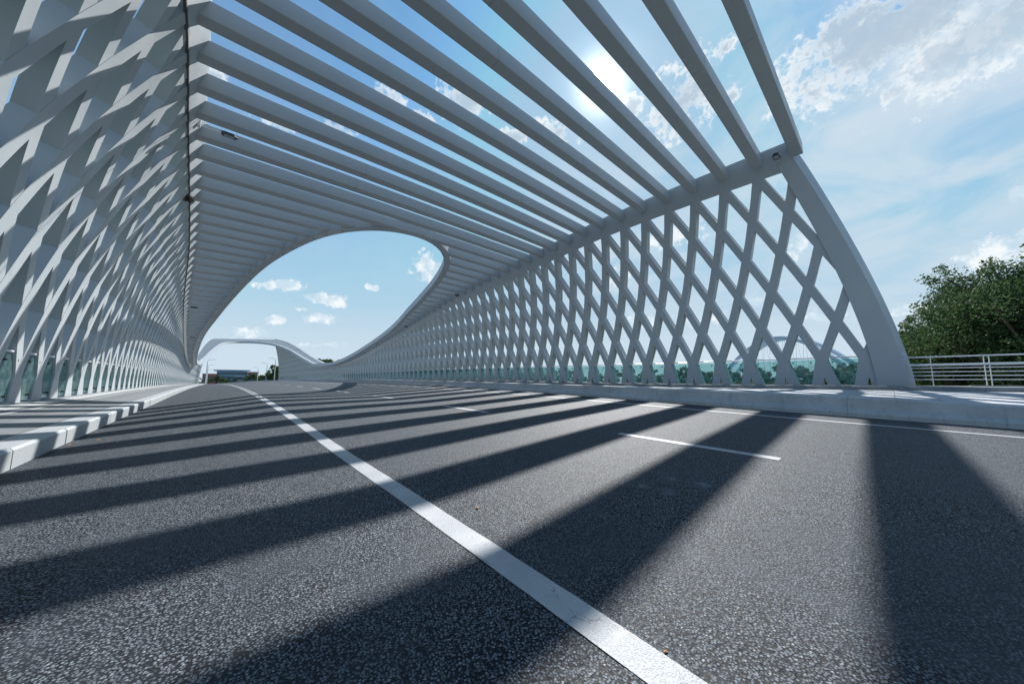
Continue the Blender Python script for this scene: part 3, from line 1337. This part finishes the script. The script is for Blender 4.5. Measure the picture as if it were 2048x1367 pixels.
def tree_meshes(seed, height, spread, leaves, size, base=.12, clumps=46, upright=False):
    r2 = random.Random(seed)
    tb = MB()
    pts = [Vector((0, 0, 0))]
    nseg = 7
    for i in range(1, nseg + 1):
        pts.append(Vector((r2.uniform(-.02, .02) * height, r2.uniform(-.02, .02) * height, height * .82 * i / nseg)))
    rad = [height * .022 * (1 - .85 * i / nseg) for i in range(nseg + 1)]
    tb.tube(pts, rad, 8)
    cs = []
    for i in range(clumps):
        u = r2.random() ** .8
        z = height * (base + (1 - base) * u)
        # crown profile
        if upright:
            rr = spread * (.35 + .65 * math.sin(math.pi * min(1, .15 + .8 * u))) * .6
        else:
            rr = spread * math.sqrt(max(.02, 1 - ((u - .42) / .62) ** 2))
        a = r2.uniform(0, 2 * math.pi)
        q = rr * (r2.random() ** .5)
        c = Vector((math.cos(a) * q, math.sin(a) * q, z))
        r = spread * r2.uniform(.16, .36) * (1.1 - .45 * u)
        cs.append((c, r))
        # limb reaching to the clump
        k = min(nseg - 1, max(1, int(nseg * (z - spread * .5) / (height * .82))))
        st = pts[k]
        mid = (st + c) / 2 + Vector((0, 0, -.04 * height))
        tb.tube([st, mid, c], [rad[k] * .55, rad[k] * .32, .012 * spread], 5)
        # finer sprays at the clump's edge make the outline uneven
        for _ in range(3):
            d = Vector((c.x, c.y, r2.uniform(-.1, .9) * spread)).normalized() + Vector((r2.gauss(0, .5), r2.gauss(0, .5), r2.gauss(0, .4)))
            cs.append((c + d.normalized() * r * 1.05, r * r2.uniform(.22, .42)))
    lb = MB()
    leaf_cloud(lb, cs, leaves, size, r2)
    return tb, lb


def make_tree(name, seed, height, spread, leaves, size, mat, **kw):
    tb, lb = tree_meshes(seed, height, spread, leaves, size, **kw)
    root = empty(name)
    tb.build('trunk', M['bark'], root)
    lb.build('crown', mat, root)
    return root


def bearing(px, dist, z):
    """a point on the ground at a photograph column and distance"""
    d = ray(px, 759)
    h = Vector((d.x, d.y)).normalized()
    return Vector((h.x * dist, h.y * dist, z))




def trees():
    def stand(t, px, top_y, dist, base, full):
        """put a tree at a column and distance and scale it so that its top reaches the given height"""
        d = ray(px, top_y)
        z_top = CH + dist * d.z / math.hypot(d.x, d.y)
        k = (z_top - base) / full
        t.location = bearing(px, dist, base)
        t.scale = (k, k, k)
    big = [
        (2052, 552, 40, 5.6, 41, 'large leafy tree rising behind the white railing, second tallest at the right edge'),
        (2110, 505, 38, 6.2, 42, 'tallest leafy tree, cut by the right edge of the view behind the railing'),
        (2008, 590, 42, 5.2, 43, 'rounded leafy tree behind the railing, reaching furthest left toward the white wall'),
        (2180, 540, 37, 6.0, 44, 'broad leafy tree almost wholly beyond the right edge of the view'),
    ]
    for px, ty, dist, sp, seed, lab in big:
        t = make_tree('leafy_tree', seed, 15.0, sp, 62000, .165, M['leaf'], base=.30 if seed == 43 else .04, clumps=80)
        stand(t, px, ty, dist, -5.6, 14.6)
        t.rotation_euler.z = seed
        tag(t, lab, 'tree', 'large trees behind the railing')
    t = make_tree('leafy_tree', 51, 15.5, 5.2, 20000, .34, M['leaf'], base=.15, clumps=40, upright=True)
    stand(t, 1832, 676, 80, -6.5, 15.2)
    tag(t, 'smaller dark tree seen just past the end rib of the right wall', 'tree')
    # low shrubs behind the railing
    proto = make_tree('shrub', 61, 4.2, 2.3, 12000, .15, M['leaf'], base=.05, clumps=26)
    spots = [(1945, 44), (1960, 40), (1915, 39), (1944, 36), (1972, 38), (2000, 36), (2030, 37), (2064, 35)]
    for k, (px, dist) in enumerate(spots):
        o = proto if k == 0 else copy_tree(proto)
        o.location = bearing(px, dist, -4.0)
        o.rotation_euler.z = k * 1.3
        s_ = .95 + .12 * (k % 3)
        o.scale = (s_, s_, s_)
        tag(o, 'dense green shrub in the thicket behind the white railing, %s from the left' % ORD[k], 'shrub', 'shrubs behind the railing')
    # distant trees along the river on the right, and beyond the far end
    protos = [make_tree('river_tree', 70 + k, 13 + k, 5.2, 1900, 1.0, M['leaf2'], base=.05, clumps=24) for k in range(4)]
    used = [False] * 4
    r2 = random.Random(5)
    def place(px, dist, sc_, label, group, z=-7.5):
        k = r2.randrange(4)
        if not used[k]:
            o = protos[k]
            used[k] = True
        else:
            o = copy_tree(protos[k])
        o.location = bearing(px, dist, z)
        o.rotation_euler.z = r2.uniform(0, 6.28)
        o.scale = (sc_ * r2.uniform(.9, 1.3), sc_ * r2.uniform(.9, 1.3), sc_ * r2.uniform(.85, 1.1))
        tag(o, label, 'tree', group)
    for k in range(110):
        px = 960 + (1830 - 960) * k / 109 + r2.uniform(-5, 5)
        dist = r2.uniform(170, 235)
        place(px, dist, r2.uniform(.72, 1.0), 'distant green tree in the belt along the river, seen through the right lattice', 'trees along the river')
    for k in range(10):
        place(1000 + 80 * k + r2.uniform(-15, 15), r2.uniform(95, 125), .55, 'low green bank tree seen through the right glass, %s from the left' % ORD[k], 'trees on the near bank')
    for k in range(16):
        place(641 + 45 * k / 15, r2.uniform(225, 245), 1.24 + .12 * math.sin(k * .7), 'tall dark tree in the clump above the dip of the roof, %s from the left' % ORD[k], 'trees above the dip', z=-7)
    for k in range(5):
        place(549 + 2.0 * k, 236 + k * 4, .86 + .12 * (k % 2), 'dark tree beside the far end of the bridge, %s from the left' % ORD[k], 'trees beside the far end', z=-5)
    for k in range(16):
        place(404 + 9.5 * k + r2.uniform(-2, 2), r2.uniform(290, 340), .62 + .2 * r2.random(), 'small green tree in front of the distant buildings, %s from the left' % ORD[k], 'trees before the buildings', z=-6.5)


trees()


# ------------------------------------------------------------------ far things
def street_lamps():
    def lamp():
        root = empty('street_lamp')
        b = MB()
        pts = [(0, 0, 0), (0, 0, 7.5), (0, 0, 9.0)]
        for i in range(1, 8):
            a = math.pi / 2 * i / 7
            pts.append((1.1 * (1 - math.cos(a)), 0, 9.0 + .75 * math.sin(a)))
        pts.append((2.0, 0, 9.85))
        b.tube(pts, [.18, .14, .12] + [.09] * 7 + [.08], 8)
        b.build('pole', M['rail'], root)
        b = MB()
        rings = []
        for u, w, h in ((0, .05, .03), (.15, .13, .07), (.7, .15, .08), (1, .05, .03)):
            x = 2.0 + .75 * u
            rings.append([(x, -w, 9.83), (x, w, 9.83), (x, w * .6, 9.83 + h + .04), (x, -w * .6, 9.83 + h + .04)])
        b.sweep(rings)
        b.build('lamp_head', M['rail'], root)
        return root
    proto = lamp()
    first = True
    for X, flip, ys in ((0, True, ((126, 14.3), (150, 14.6), (180, 14.5), (225, 14.0), (290, 10.7), (370, 4.5))), (0, False, ((126, -1.25), (158, -1.3), (200, -1.6)))):
        for q, (Y, X) in enumerate(ys):
            o = proto if first else copy_tree(proto)
            first = False
            o.location = W(X, Y, road(X, Y) + .1)
            o.scale = (1.12, 1.12, 1.12)
            o.rotation_euler.z = math.pi if flip else 0
            tag(o, 'grey street lamp with its arm reaching left beyond the bridge, %s nearest' % ORD[q] if flip else
                'grey street lamp with its arm reaching right beyond the left wall, %s nearest' % ORD[q], 'street lamp', 'street lamps beyond the bridge, right row' if flip else 'street lamps beyond the bridge, left row')


street_lamps()


def buildings():
    glassb = plain('blue_facade', (.09, .24, .34), .25, .6, 0, .2, .3)
    redb = plain('red_facade', (.36, .12, .11), .7, .3, 0, .2, .3)
    roofb = plain('pale_roof', (.45, .50, .55), .6)
    win = plain('dark_window', (.035, .05, .07), .15, .6)
    specs = [  # px0, px1, dist, height above eye, facade, label
        (404, 432, 420, 6.2, redb, 'low red building with blue windows, leftmost of the distant blocks'),
        (432, 494, 430, 9.8, glassb, 'wide blue glazed building under a thin overhanging roof in the distance'),
        (494, 516, 425, 8.4, redb, 'red block adjoining the blue glazed building in the distance'),
        (470, 560, 330, 3.0, win, 'long low dark shed in front of the distant blocks')]
    for px0, px1, dist, top, mat, lab in specs:
        a, c = bearing(px0, dist, 0), bearing(px1, dist, 0)
        t = (c - a).normalized()
        n = Vector((-t.y, t.x, 0))
        if n.dot(a) < 0:
            n = -n
        L = (c - a).length
        z0, z1 = -7.5, CH + top
        root = empty('building', ((a.x + c.x) / 2, (a.y + c.y) / 2, z0))
        tag(root, lab, 'building')
        def Q(u, v, z):
            p = a + t * u + n * v
            return (p.x, p.y, z)
        def prism(b, u0, u1, v0, v1, za, zb_):
            b.add([Q(u0, v0, za), Q(u1, v0, za), Q(u1, v1, za), Q(u0, v1, za), Q(u0, v0, zb_), Q(u1, v0, zb_), Q(u1, v1, zb_), Q(u0, v1, zb_)],
                  [(0, 3, 2, 1), (4, 5, 6, 7), (0, 1, 5, 4), (1, 2, 6, 5), (2, 3, 7, 6), (3, 0, 4, 7)])
        b = MB()
        prism(b, 0, L, 0, 30, z0, z1)
        b.build('wall', mat, root)
        b = MB()
        o_ = 2.5 if mat is glassb else .4
        prism(b, -o_, L + o_, -o_, 30 + o_, z1, z1 + (.9 if mat is glassb else .5))
        b.build('roof', roofb, root)
        # window bands
        z = z1 - 2.2
        while z > z0 + 1:
            b = MB()
            prism(b, .8, L - .8, -.12, 0, z - 1.3, z)
            b.build('window_band', win if mat is not win else glassb, root)
            z -= 3.6


buildings()


def arch_bridge():
    A = bearing(1440, 330, 0)
    B = bearing(1765, 270, 0)
    zd = -2.0
    root = empty('arch_bridge', ((A.x + B.x) / 2, (A.y + B.y) / 2, zd))
    tag(root, 'distant pale blue arch bridge with hangers seen through the right lattice', 'bridge')
    t = (B - A).normalized()
    n = Vector((-t.y, t.x, 0))
    L = (B - A).length
    H = 32.0
    def P(u, off, z):
        return A + t * L * u + n * off + Vector((0, 0, z))
    for s_ in (-1, 1):
        b = MB()
        rings = []
        for i in range(49):
            u = i / 48
            z = zd - 6 + (H + 6) * (1 - (2 * u - 1) ** 2)
            off = s_ * (7 - 3.5 * (1 - (2 * u - 1) ** 2))
            w = 1.3
            h = 1.2
            rings.append([P(u, off - w, z - h), P(u, off + w, z - h), P(u, off + w, z + h), P(u, off - w, z + h)])
        b.sweep(rings)
        b.build('arch_rib', M['arch'], root)
        b = MB()
        for i in range(3, 22):
            u = i / 24
            z = zd - 6 + (H + 6) * (1 - (2 * u - 1) ** 2)
            off = s_ * (7 - 3.5 * (1 - (2 * u - 1) ** 2))
            b.tube([P(u, off, z), P(u, s_ * 7, zd)], .07, 4)
        b.build('hangers', M['arch'], root)
    b = MB()
    rings = []
    for u in np.linspace(-.6, 1.5, 12):
        z = zd - 2.5 * max(0, abs(u - .5) - .5)
        rings.append([P(u, -15, z - 1.6), P(u, 15, z - 1.6), P(u, 16, z), P(u, -16, z)])
    b.sweep(rings)
    b.build('deck', M['arch'], root)
    b = MB()
    for u in (-.5, -.25, 0.0, 1.0, 1.25):
        for s_ in (-1, 1):
            c = P(u, s_ * 9, 0)
            b.tube([(c.x, c.y, zd - 9), (c.x, c.y, zd - 1.2)], 1.3, 10)
    b.build('piers', M['arch'], root)


arch_bridge()


# ------------------------------------------------------------------ people far along the left sidewalk
def person(loc, rz, top, legs, label):
    vs = [(0, 0, .92), (0, 0, 1.12), (0, 0, 1.36), (0, 0, 1.47), (0, .01, 1.58), (0, .01, 1.70),
          (.09, 0, .88), (.10, .08, .48), (.10, .02, .08), (.10, .14, .04),
          (-.09, 0, .88), (-.10, -.04, .48), (-.10, -.16, .08), (-.10, -.05, .04),
          (.18, 0, 1.38), (.23, -.03, 1.12), (.22, .08, .90), (.22, .12, .82),
          (-.18, 0, 1.38), (-.23, .03, 1.12), (-.22, .10, .90), (-.22, .14, .82)]
    es = [(0, 1), (1, 2), (2, 3), (3, 4), (4, 5), (0, 6), (6, 7), (7, 8), (8, 9), (0, 10), (10, 11), (11, 12), (12, 13),
          (2, 14), (14, 15), (15, 16), (16, 17), (2, 18), (18, 19), (19, 20), (20, 21)]
    rs = [.13, .12, .13, .055, .09, .075, .085, .06, .045, .035, .085, .06, .045, .035, .06, .045, .035, .03, .06, .045, .035, .03]
    me = bpy.data.meshes.new('person')
    me.from_pydata(vs, es, [])
    o = bpy.data.objects.new('person', me)
    col.objects.link(o)
    md = o.modifiers.new('skin', 'SKIN')
    sv = me.skin_vertices[0].data
    for i, r in enumerate(rs):
        sv[i].radius = (r, r * .8)
    sv[0].use_root = True
    ss = o.modifiers.new('sub', 'SUBSURF')
    ss.levels = ss.render_levels = 1
    me.materials.append(plain('skin_tone', (.45, .28, .2), .6))
    o.location = loc
    o.rotation_euler.z = rz
    bpy.context.view_layer.update()
    tag(o, label, 'person')
    def cloth(name, mat, secs):
        b = MB()
        rings = []
        for (x, y, z, rx, ry) in secs:
            rings.append([(x + rx * math.cos(a), y + ry * math.sin(a), z) for a in [2 * math.pi * k / 12 for k in range(12)]])
        b.sweep(rings)
        q = b.build(name, mat, smooth=True)
        q.parent = o
    cloth('shirt', top, [(0, 0, .90, .17, .13), (0, 0, 1.1, .16, .125), (0, 0, 1.32, .20, .14), (0, 0, 1.42, .16, .12), (0, 0, 1.47, .08, .075)])
    for sx, yk, yf in ((1, .08, .02), (-1, -.04, -.16)):
        cloth('trouser_leg', legs, [(sx * .085, 0, .93, .10, .11), (sx * .10, yk, .48, .085, .085), (sx * .10, yf, .10, .07, .07)])
        cloth('sleeve', top, [(sx * .19, 0, 1.41, .06, .07), (sx * .23, 0, 1.12, .06, .065)])
    cloth('hair', plain('hair_dark', (.02, .018, .016), .6), [(0, -.02, 1.58, .085, .08), (0, -.01, 1.68, .095, .095), (0, 0, 1.76, .06, .06)])
    return o


X, Y = -1.55, 100
person(W(X, Y, walk_l(X, Y) - .002), .2, plain('red_shirt', (.45, .03, .03), .8), plain('dark_trousers', (.03, .03, .04), .8), 'person in a red top far along the left sidewalk')
X, Y = -1.35, 92
person(W(X, Y, walk_l(X, Y) - .002), 2.9, plain('black_shirt', (.03, .03, .035), .8), plain('grey_trousers', (.08, .08, .09), .8), 'person in dark clothes walking far along the left sidewalk')

# ------------------------------------------------------------------ small litter on the road
def scrap(X, Y, size, mat, label, cat, name, seed):
    r2 = random.Random(seed)
    b = MB()
    c = Vector(W(X, Y, road(X, Y)))
    n = 9
    top = [c + Vector((math.cos(6.283 * k / n) * size * r2.uniform(.5, 1), math.sin(6.283 * k / n) * size * r2.uniform(.3, .7), .004 + size * r2.uniform(0, .35))) for k in range(n)]
    bot = [p - Vector((0, 0, .002)) for p in top]
    ct = c + Vector((0, 0, .004 + size * .3))
    b.add(top + [ct], [(k, (k + 1) % n, n) for k in range(n)])
    b.add(bot + [ct - Vector((0, 0, .002))], [((k + 1) % n, k, n) for k in range(n)])
    tag(b.build(name, mat), label, cat)


def road_at(px, py):
    d = ray(px, py)
    t = .5
    for _ in range(4000):
        p = d * t
        if p.z / S <= road(p.x / S, p.y / S):
            break
        t *= 1.0015
    return p.x / S, p.y / S


for k, (px, py, sz, mt, lab, nm) in enumerate([
        (955, 1016, .020, 'litter', 'reddish dead leaf lying to the right of the solid white line', 'dead_leaf'),
        (1332, 1304, .012, 'litter', 'brown crumb of dead leaf on the nearest end of the solid white line', 'dead_leaf'),
        (196, 880, .035, 'litter', 'orange dead leaf on the asphalt beside the kerb', 'dead_leaf'),
        (235, 884, .028, 'paper', 'pale paper scrap on the asphalt beside the orange leaf', 'paper_scrap'),
        (281, 826, .03, 'paper', 'tiny pale scrap on the asphalt near the kerb, farthest along', 'paper_scrap'),
        (138, 890, .03, 'litter', 'dull brown dead leaf close to the kerb stones', 'dead_leaf'),
        (82, 970, .015, 'litter', 'small orange leaf in the shadow stripe at the left', 'dead_leaf'),
        (360, 800, .04, 'litter', 'brown dead leaf on the open asphalt past the shadow stripes', 'dead_leaf')]):
    X, Y = road_at(px, py)
    scrap(X, Y, sz, M[mt], lab, 'leaf' if 'leaf' in nm else 'scrap', nm, k)
